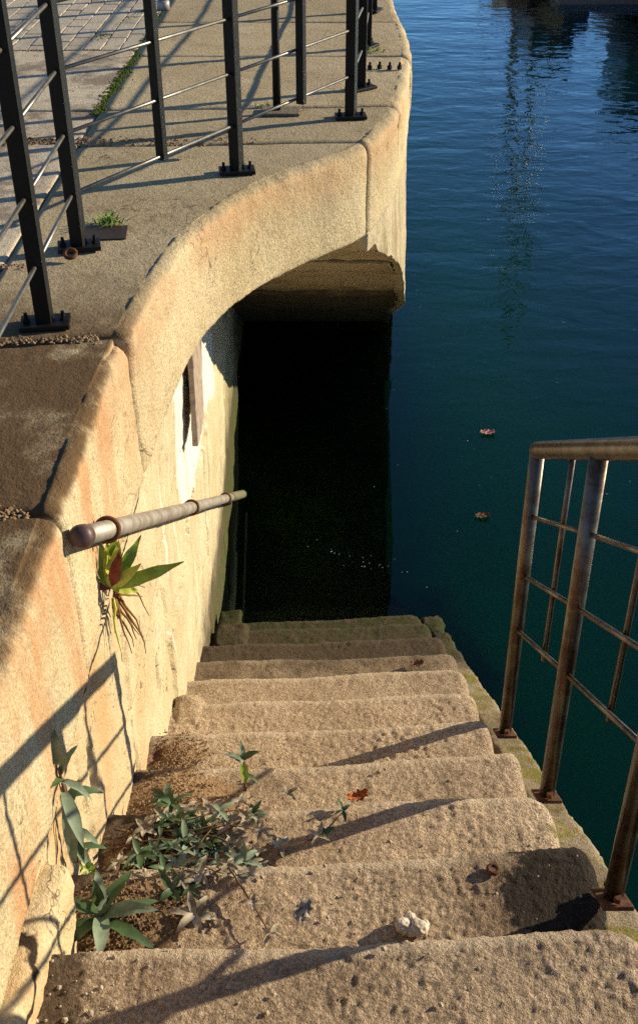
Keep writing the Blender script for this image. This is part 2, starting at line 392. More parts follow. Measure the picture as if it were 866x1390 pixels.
quay = thing('quay_wall', (-.6, 4.0, 0), 'sunlit granite quay wall with a curved overhanging coping above the dark opening', 'quay wall')
RD = .045
def coping(s0, s1, I0, I1, res=.014, bulge=0., label=None, seed=0, drop=0.):
    """one coping stone: swept profile inland edge > top > worn arris > face > underside, closed by two end faces"""
    n = max(4, int((s1 - s0) / res)); gap = .005
    ss = [s0 + gap] + [s0 + gap + .006, s0 + gap + .016] + [lerp(s0 + .03, s1 - .03, i / n) for i in range(n + 1)] + [s1 - gap - .016, s1 - gap - .006, s1 - gap]
    # profile: (kind, parameter)
    wres = max(res, .02)
    prof = [('t', i / 44) for i in range(44)]
    prof += [('a', i / 8) for i in range(9)]
    prof += [('f', i / 28) for i in range(1, 29)]
    prof += [('b', 0.), ('b', .15), ('b', 1.)]
    rows = []
    for s in ss:
        e = min(s - s0 - gap, s1 - gap - s); inset = .012 * (1 - min(1, e / .018)) ** 2
        A = curve(s); N = cnorm(s); tt = (s - s0) / (s1 - s0)
        I = V((lerp(I0[0], I1[0], tt), lerp(I0[1], I1[1], tt), 0)); row = []
        zt = QUAY - drop
        for kd, q in prof:
            if kd == 't':
                q2 = 1 - (1 - q) ** 1.6; w = I.lerp(A, q2); w.z = zt; nn = V((0, 0, 1))
            elif kd == 'a':
                a = q * math.pi / 2; nn = N * math.sin(a) + V((0, 0, math.cos(a)))
                w = A + N * (RD * math.sin(a)); w.z = zt - RD + RD * math.cos(a)
            elif kd == 'f':
                w = A + N * (RD + bulge * math.sin(q * math.pi)); w.z = lerp(zt - RD, BZ(A.y) + .012, q); nn = N
            else:
                w = (A + N * (RD - .012)).lerp(I, q); w.z = BZ(A.y) + .003 + (fbm(V((A.y * 3, s * 2, 7)), 6, 3) * .018 if q < .5 and A.y > 2.9 else 0); nn = V((0, 0, -1))
            if kd != 'b' or q < .5:
                p = w + V((seed * 1.7, 0, seed))
                d = fbm(p, 1.9, 2) * .012 + fbm(p, 12, 3) * .005 + fbm(p, 48, 2) * .0028
                if kd == 't': d = d * .55
                if kd == 'a': d += fbm(p, 7, 3) * .010
                ch = fbm(p + V((9, 2, 4)), 3.7, 3) * 1.6
                if kd in 'af' and ch > .50 and (kd == 'a' or q < .2): d -= (ch - .50) * .06
                w = w + nn * (d - inset)
            row.append(w)
        rows.append(row)
    m = MB(); k = len(prof)
    vs = [w for r in rows for w in r]; fs = []
    for i in range(len(rows) - 1):
        for j in range(k):
            j2 = (j + 1) % k; fs.append((i * k + j, i * k + j2, (i + 1) * k + j2, (i + 1) * k + j)[::-1])
    fs.append(tuple(range(k))); fs.append(tuple(range((len(rows) - 1) * k, len(rows) * k))[::-1])
    m.add(vs, fs)
    o = m.build('coping_stone', M['coping'], quay, smooth=True)
    if label: o['label'] = label
    return o
SY = lambda Y: s_at_Y(Y)
IX = -.97
J = [(-2.6, -2.6, .03, 0), (-.2, -.2, .03, 0), (.75, .75, .02, 0), (1.80, 1.80, .011, 0), (2.63, 2.55, .011, 0), (4.40, 4.34, .011, 0), (4.95, 4.88, .012, 0), (5.93, 5.93, .014, 0), (6.80, 6.80, .016, .012), (7.75, 7.75, .02, 0), (9.2, 9.2, .04, 0), (12, 12, .06, 0), (20, 20, .2, 0), (38, 38, .5, 0)]
for i in range(len(J) - 1):
    (a, ia, _, _), (b, ib, rs, bu) = J[i], J[i + 1]
    coping(SY(a), SY(b), (IX, ia + .004), (IX, ib - .004), res=max(rs, .011), bulge=bu, seed=i)

# the long lower wall face beside the steps, running on under the coping
WX = [(-3, -.542), (1.5, -.542), (2.6, -.538), (4.3, -.537), (5.4, -.55), (8.3, -.64), (9, -.66)]
VJ = [(1.12, 1.0, 2.2), (1.62, 1.2, 2.2), (2.18, .6, 1.62), (2.85, -.2, 2.2), (3.55, -.5, 1.35), (4.15, .6, 2.2), (5.0, -.5, 1.2), (5.9, -.5, 2.2)]
HJ = [(1.62, 2.1, 4.6), (1.28, 2.85, 5.2), (.78, 3.5, 8), (1.75, .2, 1.62)]
def wall_pt(Y, z):
    x = pl(WX, Y)
    p = V((3, Y, z)); d = fbm(p, 1.3, 2) * .030 + fbm(p, 6, 3) * .010 + fbm(p, 30, 3) * .0035 + fbm(p, 85, 1) * .0015
    wob = noise.noise(V((Y * 3.1, z * 3.1, 5))) * .05
    g = 0.
    for (jy, z0, z1) in VJ:
        if z0 < z < z1:
            q = abs(Y - jy - wob - (z - 1.6) * .06); wd = .006 + .010 * max(0, noise.noise(V((jy, z * 4, 1))) + .1)
            g = max(g, (1 - q / wd) if q < wd else 0)
    for (jz, y0, y1) in HJ:
        if y0 < Y < y1:
            q = abs(z - jz - wob * .6); wd = .005 + .008 * max(0, noise.noise(V((Y * 3, jz, 2))) + .1)
            g = max(g, (1 - q / wd) if q < wd else 0)
    # each ashlar sits a little proud or shy of its neighbour
    ci = sum(1 for (jy, z0, z1) in VJ if Y > jy + wob + (z - 1.6) * .06); ri = sum(1 for (jz, y0, y1) in HJ if z > jz + wob * .6 and y0 < Y < y1)
    d += noise.noise(V((ci * 7.3, ri * 5.1, .5))) * .012
    # a spalled hollow or two
    for (hy, hz, ha, hb, dp) in ((1.74, 1.88, .03, .12, .03), (2.16, 1.36, .035, .11, .04), (1.86, 1.20, .03, .06, .03), (2.60, 1.36, .03, .10, .035)):
        e = ((Y - hy) / ha) ** 2 + ((z - hz) / hb) ** 2 + noise.noise(p * 14) * .7
        if e < 1: d -= dp * (1 - max(0, e))
    if z > 2.05: z = z + (BZ(Y) - BED) * (z - 2.05) / .076
    return V((x + d - .030 * sst(0, .6, g), Y, z))
ys = []; y = -1.6
while y < 8.32: ys.append(y); y += (.06 if y < .4 else .0125 if y < 4.2 else .02)
zs = []; z = -.8
while z < 2.12: zs.append(z); z += (.06 if z < -.1 else .0135)
zs.append(2.126)
m = MB(); ny, nz = len(ys), len(zs); vs = [wall_pt(a, b) for a in ys for b in zs]
keep = [(i * nz + j, (i + 1) * nz + j, (i + 1) * nz + j + 1, i * nz + j + 1) for i in range(ny - 1) for j in range(nz - 1)]
o0 = len(vs)
vs += [V((-.95, ys[0], zs[0])), V((-.95, ys[-1], zs[0])), V((-.95, ys[-1], 2.126)), V((-.95, ys[0], 2.126))]
keep += [(o0, o0 + 3, o0 + 2, o0 + 1)]
keep += [tuple([i * nz + nz - 1 for i in range(ny)] + [o0 + 2, o0 + 3])]
m.add(vs, keep)
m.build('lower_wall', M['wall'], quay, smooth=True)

# outer pier face carrying the coping beyond the opening: its underside is the arch
ARCH = [(4.40, 2.19), (4.5, 2.13), (4.6, 2.05), (5.0, 1.83), (5.6, 1.45), (6.5, .90), (7.4, .42), (8.2, -.05), (8.5, -.8)]
def pier(Y0, Y1, res, name='pier_face'):
    s0, s1 = SY(Y0), SY(Y1); n = max(3, int((s1 - s0) / res)); rows = []
    K = 46
    for i in range(n + 1):
        s = lerp(s0, s1, i / n); A = curve(s); N = cnorm(s)
        zb = pl(ARCH, A.y) + (fbm(V((A.y * 1.0, 3, 1)), 9, 3) * .035 if 4.45 < A.y < 8.3 else 0)
        zb = min(zb, BED - .01); row = []
        for j in range(K + 1):
            z = lerp(BZ(9) - .002, zb, j / K); bt = .04 * (BED - z) * (1 if A.y > 5 else sst(4.4, 5, A.y))
            w = A + N * (RD + bt - .003); w.z = z; p = V(w)
            w = w + N * (fbm(p, 2, 2) * .016 + fbm(p, 14, 3) * .007 + fbm(p, 50, 2) * .002); w.z = z
            row.append(w)
        th = .06 if Y1 < 8.4 else .4
        for q in (.25, .6, 1.):
            w = V(row[K]); w = w - N * (th * q); w.z = zb + .02 * q; row.append(w)
        w = V(row[0]) - N * th; w.z = BZ(9) - .002; row.append(w)
        rows.append(row)
    m = MB(); k = len(rows[0]); vs = [w for r in rows for w in r]; fs = []
    for i in range(len(rows) - 1):
        for j in range(k):
            j2 = (j + 1) % k; fs.append((i * k + j, i * k + j2, (i + 1) * k + j2, (i + 1) * k + j)[::-1])
    fs.append(tuple(range(k))); fs.append(tuple(range((len(rows) - 1) * k, len(rows) * k))[::-1])
    m.add(vs, fs); return m.build(name, M['coping_l'] if 'coping_l' in M else M['wall_p'], quay, smooth=True)
def pier_extra(t, p, x, y, z, c):
    st = t.n('ShaderNodeVectorMath', {0: p, 1: (1, 4.0, .7)}, operation='MULTIPLY').outputs[0]
    c = t.mix(t.math('MULTIPLY', t.ramp(t.noise(st, 2.1, 5, .6), .45, .64), .6), c, (.26, .19, .10))
    return t.mix(t.math('MULTIPLY', t.ramp(t.noise(st, 5, 5, .6), .56, .66), .5), c, (.13, .10, .06))
M['wall_p'] = granite('pier_granite', (.56, .49, .35), (.46, .39, .27), grit=(.2, .14, .09), extra=pier_extra, bumpd=.004)
pier(4.42, 6.45, .016); pier(6.46, 8.2, .02); pier(8.21, 39, .25)

# the vault behind the pier face: courses running inland, curving down to the water
m = MB(); YJ = [4.72, 5.05, 5.32, 5.62, 6.0, 6.5, 7.05, 7.6]
m.att = []
def vault(u, v):
    Y = lerp(4.42, 8.45, u); xo = curve(SY(min(Y, 39))).x + .003 + .04 * max(0, BED - pl(ARCH, Y)) * sst(4.4, 5, Y)
    x = lerp(-.72, xo, v); z = min(pl(ARCH, Y), 2.20) + .012
    p = V((x, Y, z)); wob = fbm(V((x, 0, Y // .3)), 2.5, 2) * .022
    k = sum(1 for j in YJ if Y > j + wob); q = min(abs(Y - j - wob) for j in YJ)
    d = fbm(p, 8, 3) * .018 + noise.noise(V((k * 5.3, 1, 1))) * .022
    if q < .022: d -= .05 * (1 - q / .022)
    m.att.append(max(0, 1 - q / .040))
    return p - V((0, .5, .8)) * d
grid(m, 330, 60, vault)
m.build('vault', M['course'], quay, smooth=True)
m = MB(); m.box((-.06, 8.6, .7), (1.40, .2, 3.0)); m.build('back_wall', M['course'], quay)
# rising floor of the opening, awash with black weed
m = MB()
def sill(u, v):
    Y = lerp(4.45, 8.5, v); xr = lerp(.43, .60, v) + fbm(V((0, Y, 3)), 4.5, 3) * .06
    x = lerp(-.70, xr, u); z = -.10 - .05 * v + fbm(V((x, Y, 0)), 3, 3) * .05
    if u > .97: z -= .7
    return V((x, Y, z))
grid(m, 44, 150, sill)
m.build('weedy_sill', M['weedy'], quay, smooth=True)

# ------------------------------------------------------------------ paving on the quay
m = MB()
rows = [(-2.6, -.2), (-.2, .75), (.75, 1.80), (1.80, 3.11), (3.11, 4.34), (4.34, 4.88), (4.88, 5.93), (5.93, 6.80), (6.80, 7.75), (7.75, 9.2), (9.2, 12), (12, 20), (20, 38)]
for r_, (a, b) in enumerate(rows):
    if b > 6.2: continue
    xe = [IX - .004]
    for w in (.72, .95, .85, 1.1, .9, 1.2, 1.5, 2, 3, 4):
        xe.append(xe[-1] - w * (.85 + .3 * random.random()) if xe[-1] > -9 else xe[-1])
    for x1, x0 in zip(xe, xe[1:]):
        if x1 - x0 < .1: continue
        b2 = b if b != 5.93 else 6.06
        a2 = a
        mm = (x1 - x0, b2 - a2, .1); dz = random.uniform(-.006, .004)
        near = x1 > -3
        rough_block(m, (mm[0] - .012, mm[1] - .012, .1), ((.035,) * 2 + (.05,)) if near else (.4, .4, .05), .012,
                    lambda p, cx=(x0 + x1) / 2, cy=(a2 + b2) / 2, dz=dz: V((p.x + cx, p.y + cy, p.z + QUAY - .05 + dz)), amp=.003, sc=9, coarse=.002, seed=r_)
tag(m.build('pavement', M['pave'], smooth=True), kind='structure')
m = MB(); mB2 = MB()
x = IX - .01; i = 0
while x > -4.2:
    off = (i % 2) * .1; y = 6.08 - off
    while y < 9.6:
        if y > 6.07 or True:
            y0 = max(y, 6.075); y1 = y + .194
            if y1 - y0 > .03:
                m.box((x - .048, (y0 + y1) / 2, 2.55 + random.uniform(-.0025, .0025)), (.094, y1 - y0, .1), Matrix.Rotation(random.uniform(-.012, .012), 3, 'X') @ Matrix.Rotation(random.uniform(-.02, .02), 3, 'Z'), bev=.004)
        y += .2
    x -= .1; i += 1
tag(m.build('brick_paving', M['brick']), kind='structure')
m = MB()     # far paving beyond the bricks
for (x0, x1, y0, y1) in ((-40, -4.22, 6.075, 38), (-4.2, IX - .01, 9.7, 38)):
    nx = int((x1 - x0) / 1.2) + 1; nyy = int((y1 - y0) / 1.0) + 1
    for a in range(nx):
        for b in range(nyy):
            w, h = (x1 - x0) / nx, (y1 - y0) / nyy
            m.box((x0 + w * (a + .5), y0 + h * (b + .5), 2.55), (w - .012, h - .012, .1))
tag(m.build('paving_slabs', M['pave']), kind='structure')
# dirt and moss packed in the open joints of the paving
m = MB()
def crumb_line(mb, a, b, w, n, smin, smax, lift=0.):
    a, b = V(a), V(b); L = (b - a).length; t = (b - a).normalized(); nrm = V((-t.y, t.x, 0))
    for _ in range(n):
        p = a.lerp(b, random.random()) + nrm * random.gauss(0, w); s_ = random.uniform(smin, smax)
        q = [V((random.uniform(-1, 1), random.uniform(-1, 1), 0)) * s_ for _ in range(3)]
        c = [p + V((math.cos(k * 1.256 + s_ * 900) * s_, math.sin(k * 1.256 + s_ * 900) * s_ * random.uniform(.6, 1), lift)) for k in range(5)]
        top = p + V((0, 0, lift + s_ * .7)); vs = c + [top]
        mb.add(vs, [(k, (k + 1) % 5, 5) for k in range(5)])
crumb_line(m, (-2.6, 4.39, QUAY), (-.25, 4.42, QUAY), .028, 1500, .003, .012, -.003)
crumb_line(m, (-2.6, 6.065, QUAY), (-.9, 6.065, QUAY), .010, 300, .003, .009, -.003)
crumb_line(m, (-1.6, 3.11, QUAY), (-.9, 3.11, QUAY), .012, 250, .003, .009, -.003)
crumb_line(m, (-.97, 2.59, QUAY), (-.60, 2.62, QUAY), .013, 260, .003, .009, -.003)
crumb_line(m, (-.97, 1.8, QUAY), (-.60, 1.8, QUAY), .016, 260, .003, .010, -.003)
tag(m.build('grit', M['dirt']), kind='stuff', label='brown grit packed along the open paving joints')
m = MB()
crumb_line(m, (-.985, 4.80, QUAY), (-.965, 6.05, QUAY), .016, 900, .004, .011, -.002)
crumb_line(m, (-.97, 6.05, QUAY), (-.975, 7.1, QUAY), .012, 300, .003, .009, -.002)
crumb_line(m, (-1.25, 6.3, QUAY), (-1.1, 7.2, QUAY), .02, 200, .003, .008, -.002)
tag(m.build('moss', M['mossm']), kind='stuff', label='green moss filling the joint beside the brick paving')

# ------------------------------------------------------------------ the steps
stair = thing('stone_staircase', (0, 4.5, 0), 'worn granite steps going down beside the wall into the green water', 'staircase')
NOS = [(.56, 2.452), (.872, 2.258), (1.192, 2.058), (1.519, 1.854), (1.824, 1.663), (2.147, 1.461), (2.459, 1.266), (2.805, 1.049), (3.146, .836), (3.438, .653), (3.764, .449), (4.074, .255), (4.287, .123), (4.519, -.003), (4.80, -.19), (5.1, -.40)]
RE = [.63, .63, .625, .622, .606, .595, .565, .580, .600, .605, .60, .57, .55, .53, .5, .5]
LE = [-.575] * 16
SL = .058
for k, ((Yn, zn), xr) in enumerate(zip(NOS, RE)):
    xl = LE[k]; prev = NOS[k - 1] if k else (Yn - .32, zn + .2)
    dep = Yn - prev[0] + .10; ht = max(.2, prev[1] - zn + .02) + .04
    r = .036; m = MB(); cx = (xl + xr) / 2; W = xr - xl
    rnd = random.uniform(.035, .09)
    broken = {3: .16, 6: .20, 5: .0}.get(k, 0)
    def xf(p, cx=cx, Yn=Yn, zn=zn, dep=dep, ht=ht, W=W, rnd=rnd, k=k):
        x = p.x; y = p.y
        # corners rounded in plan at the outer end
        ex = max(0, x - (W / 2 - rnd)); 
        if ex > 0: y = y - (rnd - math.sqrt(max(0, rnd * rnd - ex * ex))) * sst(-dep / 2, dep / 2, p.y)
        wx = x + cx
        wave = noise.noise(V((wx * 2.3, k * 3.3, 0))) * .012 + noise.noise(V((wx * 9, k * 3.3, 4))) * .003
        y = y + wave * sst(-dep / 2, dep / 2, p.y)
        wear_shade = -.010 * math.exp(-((wx - .02) / .25) ** 2) * sst(-dep / 2, dep / 2, p.y)
        return V((wx, y + Yn - dep / 2 + SL * (wx) , p.z + zn - ht / 2 + (wear_shade if p.z > 0 else 0)))
    fine = .0050 if k < 4 else .0062 if k < 8 else .010
    if k >= 13: fine = .03
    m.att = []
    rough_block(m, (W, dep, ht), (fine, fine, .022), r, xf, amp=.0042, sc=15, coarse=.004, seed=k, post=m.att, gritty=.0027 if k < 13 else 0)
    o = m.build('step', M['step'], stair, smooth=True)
# loose broken ends: the small separate stones at the wall end of lower steps
for i, (c, sz) in enumerate((((-.475, 2.73, .992), (.10, .16, .12)), ((-.44, 3.98, .22), (.17, .18, .12)), ((-.47, 4.22, .10), (.13, .2, .12)))):
    m = MB()
    rough_block(m, sz, (.012, .012, .012), .025, lambda p, c=c: V(c) + p, amp=.012, sc=8, coarse=.01, seed=20 + i)
    m.build('broken_stone', M['step'], stair, smooth=True)
m = MB(); rough_block(m, (.10, .46, .24), (.012, .012, .012), .03, lambda p: V((-.553, 1.10, 1.99)) + Matrix.Rotation(R(-14), 3, 'X') @ p, amp=.010, sc=8, coarse=.012, seed=27)
m.build('footing_stone', M['wall'], quay, smooth=True)
# sloping curb along the outer ends
m = MB(); sl = -.6254; L0 = V((.655, .45, 3.9 - 1.842 + .742 * .6254 - .115)); L1 = V((.635, 4.75, L0.z + 4.3 * sl))
def cx_(p):
    t = (p.y + 2.5) / 5.0; b = L0.lerp(L1, t); return V((b.x + p.x, b.y, b.z + p.z - .10))
rough_block(m, (.108, 5.0, .2), (.012, .02, .02), .02, cx_, amp=.008, sc=9, coarse=.008, seed=31)
m.build('curb', M['curb'], stair, smooth=True)
# body of the stair below the treads on the water side
m = MB()
def side(u, v):
    Y = lerp(-.5, 5.2, u); top = L0.z + (Y - .45) * sl - .16; z = lerp(-.9, max(top, -.88), v)
    return V((.675 + fbm(V((1, Y, z)), 4, 3) * .02, Y, z))
grid(m, 120, 50, side); m.build('side_wall', M['curb'], stair, smooth=True)
# mossy boulders at the foot
foot = []
for i, (c, s_) in enumerate((((.60, 4.30, .02), .06), ((.63, 4.08, .12), .05))):
    m = MB(); rough_block(m, (s_ * 2, s_ * 2.2, s_ * 1.4), (.015,) * 3, s_ * .5, lambda p: V(p) , amp=.02, sc=7, coarse=.01, seed=40 + i)
    m.v = [tuple(V(v) + V(c)) for v in m.v]
    o = m.build('boulder', M['step'], smooth=True); recentre(o, c)
    tag(o, ['small mossy stone wedged at the outer end of the lowest dry step', 'smallest stone on the curb above the waterline', 'dark stone awash beyond the last step',
            'half drowned stone outside the curb foot', 'largest sunken stone past the end of the steps'][i], 'stone', 'stones at the foot of the steps')

# dirt heap against the wall on two steps
def heap(c, a, b, h, name_label, n=420):
    m = MB()
    def f(u, v):
        x = (u * 2 - 1); y = (v * 2 - 1); rr = math.sqrt(x * x + y * y)
        z = h * max(0, 1 - rr) ** .8 + fbm(V((x * 3 + c[0] * 9, y * 3 + c[1] * 9, 0)), 2.5, 4) * h * .6 * max(0, 1 - rr * .6) - .004
        if rr > .98: z = -.02
        return V((c[0] + x * a, c[1] + y * b, c[2] + z))
    grid(m, 40, 30, f)
    for _ in range(n):
        x, y = random.gauss(0, .45) * a, random.gauss(0, .45) * b; s_ = random.uniform(.0015, .0055)
        p = V((c[0] + x, c[1] + y, c[2] + h * max(0, 1 - math.hypot(x / a, y / b)) ** .8))
        if p.x < -.52: continue
        cc = [p + V((math.cos(k * 1.57 + s_ * 700) * s_, math.sin(k * 1.57 + s_ * 700) * s_, 0)) for k in range(4)]
        m.add(cc + [p + V((0, 0, s_))], [(k, (k + 1) % 4, 4) for k in range(4)])
    return tag(m.build('dirt_heap', M['dirt']), kind='stuff', label=name_label)
heap((-.46, 2.32, 1.262), .14, .11, .016, 'brown crumbly dirt against the wall on the fifth step')
heap((-.40, 1.98, 1.458), .20, .14, .022, 'brown crumbly dirt in the corner of the weedy step')
heap((-.38, 1.66, 1.66), .22, .12, .022, 'dark soil under the trailing plant')
heap((-.42, 1.36, 1.854), .15, .11, .018, 'dark soil round the lowest leafy weed')

# ------------------------------------------------------------------ stair rail on the water side
rail = thing('stair_railing', (.62, 2.525, 1.187), 'brown weathered pipe railing standing on the curb over the green water', 'railing')
PB = [(.625, 2.50, 1.18), (.625, 1.945, 1.535), (.625, 1.385, 1.885), (.625, .82, 2.24)]
HT = 1.045
def on_line(Y, h):          # a point on the slope line of the rail at height h over the bases
    t = (Y - PB[0][1]) / (PB[1][1] - PB[0][1]); return V((.60, Y, lerp(PB[0][2], PB[1][2], t) + h))
for i, b in enumerate(PB):
    h = HT + .15
    m = MB(); m.tube([V(b) + V((0, 0, -.004)), V((.606, b[1], b[2] + HT + .085))], .021, 16); m.build('post', M['rail'], rail, smooth=True)
    m = MB(); sl_ = Matrix.Rotation(math.atan(sl), 3, 'X')
    m.box(V(b) + V((0, 0, .0)), (.065, .10, .010), sl_, bev=.003)
    pl_ = m.build('base_plate', M['rust'], rail)
    for q in (-.038, .038):
        mm = MB(); c = V(b) + sl_ @ V((.0, q, .012)); mm.tube([c, c + V((0, 0, .014))], .009, 6); mm.build('bolt', M['rust'], pl_)
m = MB(); top = [on_line(2.535, 1.075), on_line(2.50, 1.10), on_line(2.44, HT + .085), on_line(1.9, HT + .085), on_line(1.0, HT + .085), on_line(.4, HT + .085)]
top = [V((.606, p.y, p.z)) for p in top]
top[0] = top[2] + (top[2] - top[3]).normalized() * .085; top[1] = top[2] + (top[2] - top[3]).normalized() * .07
m.tube([top[0], top[1], top[2], top[3], top[4], top[5]], [.016, .024, .0245, .0245, .0245, .0245], 18); m.build('top_rail', M['rail'], rail, smooth=True)
for h in (.465, .68, .90):
    for a, b in zip(PB, PB[1:]):
        m = MB(); m.tube([V((.618, a[1], a[2] + h)), V((.618, b[1], b[2] + h))], .0065, 8); m.build('rod', M['rail'], rail, smooth=True)
for (Y, lo) in ((2.20, .43), (1.63, .43), (1.08, .43)):
    m = MB(); a = on_line(Y, lo); b = on_line(Y, HT + .07); a.x = .63; b.x = .622; m.tube([a, b], .0075, 8); m.build('upright_rod', M['rail'], rail, smooth=True)

# ------------------------------------------------------------------ wall handrail pipe
hp = thing('wall_handrail', (-.47, 1.69, 2.63), 'grey pipe handrail held by rusty rings to the sunlit wall', 'handrail')
A0, A1 = V((-.503, 1.81, 2.532)), V((-.480, 5.50, .075))
def PP(t): return A0.lerp(A1, t)
m = MB(); m.tube([PP(0), PP(.12), PP(.13), PP(.3), PP(.31), PP(.33), PP(.6), PP(1)], [.0232, .0232, .0232, .0232, .0248, .0232, .0232, .0232], 18); m.build('pipe', M['pipe'], hp, smooth=True)
d_ = (A0 - A1).normalized()
m = MB(); m.tube([A0 - d_ * .02, A0 - d_ * .018, A0 + d_ * .012, A0 + d_ * .022, A0 + d_ * .026], [.0240, .0262, .0262, .021, .008], 18); m.build('end_cap', M['capmat'], hp, smooth=True)
for t_, rr in ((.06, .0065), (.42, .0055), (.74, .005)):
    c = PP(t_); side_ = V((-1, 0, 0)); side_ = (side_ - d_ * side_.dot(d_)).normalized(); upv = d_.cross(side_)
    m = MB(); pts = [c + (side_ * math.cos(a) + upv * math.sin(a)) * .0275 for a in [2 * math.pi * k / 24 for k in range(25)]]
    m.tube(pts, rr, 8, cap=False); rg = m.build('ring', M['rust'], hp, smooth=True)
    m = MB(); m.tube([c + side_ * .03, c + side_ * .10], .009, 8); m.build('bracket', M['rust'], rg, smooth=True)
m = MB()     # sleeve joint
m.tube([PP(.80), PP(.86), PP(1.0)], [.026, .026, .026], 16); m.build('weedy_sleeve', simple('weedy_pipe', (.10, .11, .05), .8, 0, .3, (.2, .17, .1), 20), hp, smooth=True)

# ------------------------------------------------------------------ fence on the quay
fence = thing('quay_fence', (-.31, 4.0, QUAY), 'black steel post fence with thin bright rods following the curved quay edge', 'fence')
FP = [(-.745, 1.79), (-.755, 2.685), (-.766, 3.247), (-.31, 4.003), (.138, 4.743), (.199, 5.231), (.262, 6.119), (.338, 7.118), (.36, 8.1), (.37, 9.1)]
FH = 1.06; RH = [.18, .365, .548, .73, .91]
PW = .044
posts = []
for i, (x, y) in enumerate(FP):
    a = V(FP[max(i - 1, 0)]); b = V(FP[min(i + 1, len(FP) - 1)]); t = (b - a).normalized(); ang = math.atan2(t.y, t.x)
    if i == 2: ang = R(75)
    if i == 1: ang = R(88)
    if i == 4: ang = R(68)
    Mz = Matrix.Rotation(ang, 3, 'Z')
    m = MB(); m.box((x, y, QUAY + FH / 2 + .012), (.016 if False else .036, PW, FH), Mz, bev=.003); po = m.build('post', M['black'], fence)
    m = MB(); m.box((x, y, QUAY + .010), (.135, .085, .014), Matrix.Rotation(R([10, 8, 12, 8, 5, 40, 60, 70, 80, 85][i]), 3, 'Z'), bev=.003); bp = m.build('base_plate', M['black'], fence)
    for q in (-.05, .05):
        c = V((x, y, QUAY + .016)) + Matrix.Rotation(R([10, 8, 12, 8, 5, 40, 60, 70, 80, 85][i]), 3, 'Z') @ V((q, 0, 0))
        m = MB(); m.tube([c, c + V((0, 0, .010))], .011, 6); m.tube([c + V((0, 0, .01)), c + V((0, 0, .026))], .0055, 8); m.build('bolt', M['black'], bp)
    if y < 8.5: pass
for (a, b) in ((2, 3), (3, 4), (5, 6), (6, 7), (7, 8)):
    c = (V(FP[a]) + V(FP[b])) / 2
    if (a, b) == (2, 3): c = V((-.535, 3.636))
    if (a, b) == (3, 4): c = V((-.07, 4.348))
    t = (V(FP[b]) - V(FP[a])); Mz = Matrix.Rotation(math.atan2(t.y, t.x), 3, 'Z')
    if a >= 5: continue
    m = MB(); m.box((c.x, c.y, QUAY + .165 + (FH - .165) / 2), (.026, .034, FH - .165), Mz, bev=.003); m.build('baluster', M['black'], fence)
for h in RH:
    for a, b in zip(FP, FP[1:]):
        m = MB(); m.tube([(a[0], a[1], QUAY + h), (b[0], b[1], QUAY + h)], .0062, 8); m.build('rod', M['steel'], fence, smooth=True)
for a, b in zip(FP, FP[1:]):
    t = V(b) - V(a); c = (V(a) + V(b)) / 2
    m = MB(); m.box((c.x, c.y, QUAY + FH + .022), (t.length + .01, .05, .016), Matrix.Rotation(math.atan2(t.y, t.x), 3, 'Z'), bev=.003); m.build('top_rail', M['black'], fence)
# lone post behind the fence
lp = thing('lone_post', (-.186, 4.836, QUAY), 'black post on a grey plate standing behind the fence rods', 'post')
m = MB(); pts = []
m.tube([(-.186, 4.836, QUAY), (-.186, 4.836, QUAY + .3), (-.186, 4.836, QUAY + 1.0)], [.018, .017, .017], 10); m.build('shaft', M['black'], lp, smooth=True)
m = MB(); m.box((-.17, 4.83, QUAY + .007), (.17, .12, .012), bev=.003); m.build('base_plate', M['patch'], lp)
m = MB(); m.tube([(-.186, 4.836, QUAY + 1.0), (-.186, 4.836, QUAY + 1.02), (-.186, 4.836, QUAY + 1.04)], [.026, .026, .01], 12); m.build('cap', M['black'], lp, smooth=True)
gp = thing('grey_pole', (-.973, 7.19, QUAY), 'grey round pole rising from the brick paving', 'pole')
m = MB(); m.tube([(-.973, 7.19, QUAY), (-.973, 7.19, QUAY + 3.2)], .028, 16); m.build('shaft', M['greypole'], gp, smooth=True)
m = MB(); m.tube([(-.973, 7.19, QUAY), (-.973, 7.19, QUAY + .05), (-.973, 7.19, QUAY + .055)], [.04, .04, .03], 16); m.build('collar', M['greypole'], gp, smooth=True)
# square hollow beside a fence post with a grass tuft
m = MB(); m.box((-.705, 3.38, QUAY + .002), (.14, .12, .004), Matrix.Rotation(R(5), 3, 'Z')); o = m.build('socket_plate', M['tar']); recentre(o, (-.70, 3.38, QUAY))
tag(o, 'dark rusted square plate set flush in the coping beside the fence post', 'metal plate')
def bolts(c, lab, n=4, rot=0):
    o = thing('anchor_bolts', c, lab, 'bolts')
    for i in range(n):
        p = V(c) + Matrix.Rotation(rot, 3, 'Z') @ V(((i - 1.5) * .05, random.uniform(-.01, .01), .004))
        m = MB(); m.tube([p, p + V((0, 0, .018))], .012, 6); m.tube([p + V((0, 0, .018)), p + V((.002, 0, .034))], .006, 8); m.build('bolt', M['black'], o)
bolts((.33, 5.62, QUAY), 'row of black anchor bolts on the coping with no post')
def ring(c, R_, r_, mat, name, lab, tilt=0, cat='ring'):
    m = MB(); Mx = Matrix.Rotation(tilt, 3, 'X')
    m.tube([V(c) + Mx @ V((math.cos(a) * R_, math.sin(a) * R_, 0)) for a in [2 * math.pi * k / 20 for k in range(21)]], r_, 8, cap=False)
    o = m.build(name, mat, smooth=True); recentre(o, c); return tag(o, lab, cat)
ring((-.775, 3.155, QUAY + .020), .017, .0065, M['rust'], 'rusty_ring', 'small rusty iron ring lying by the fence post plate', .5)
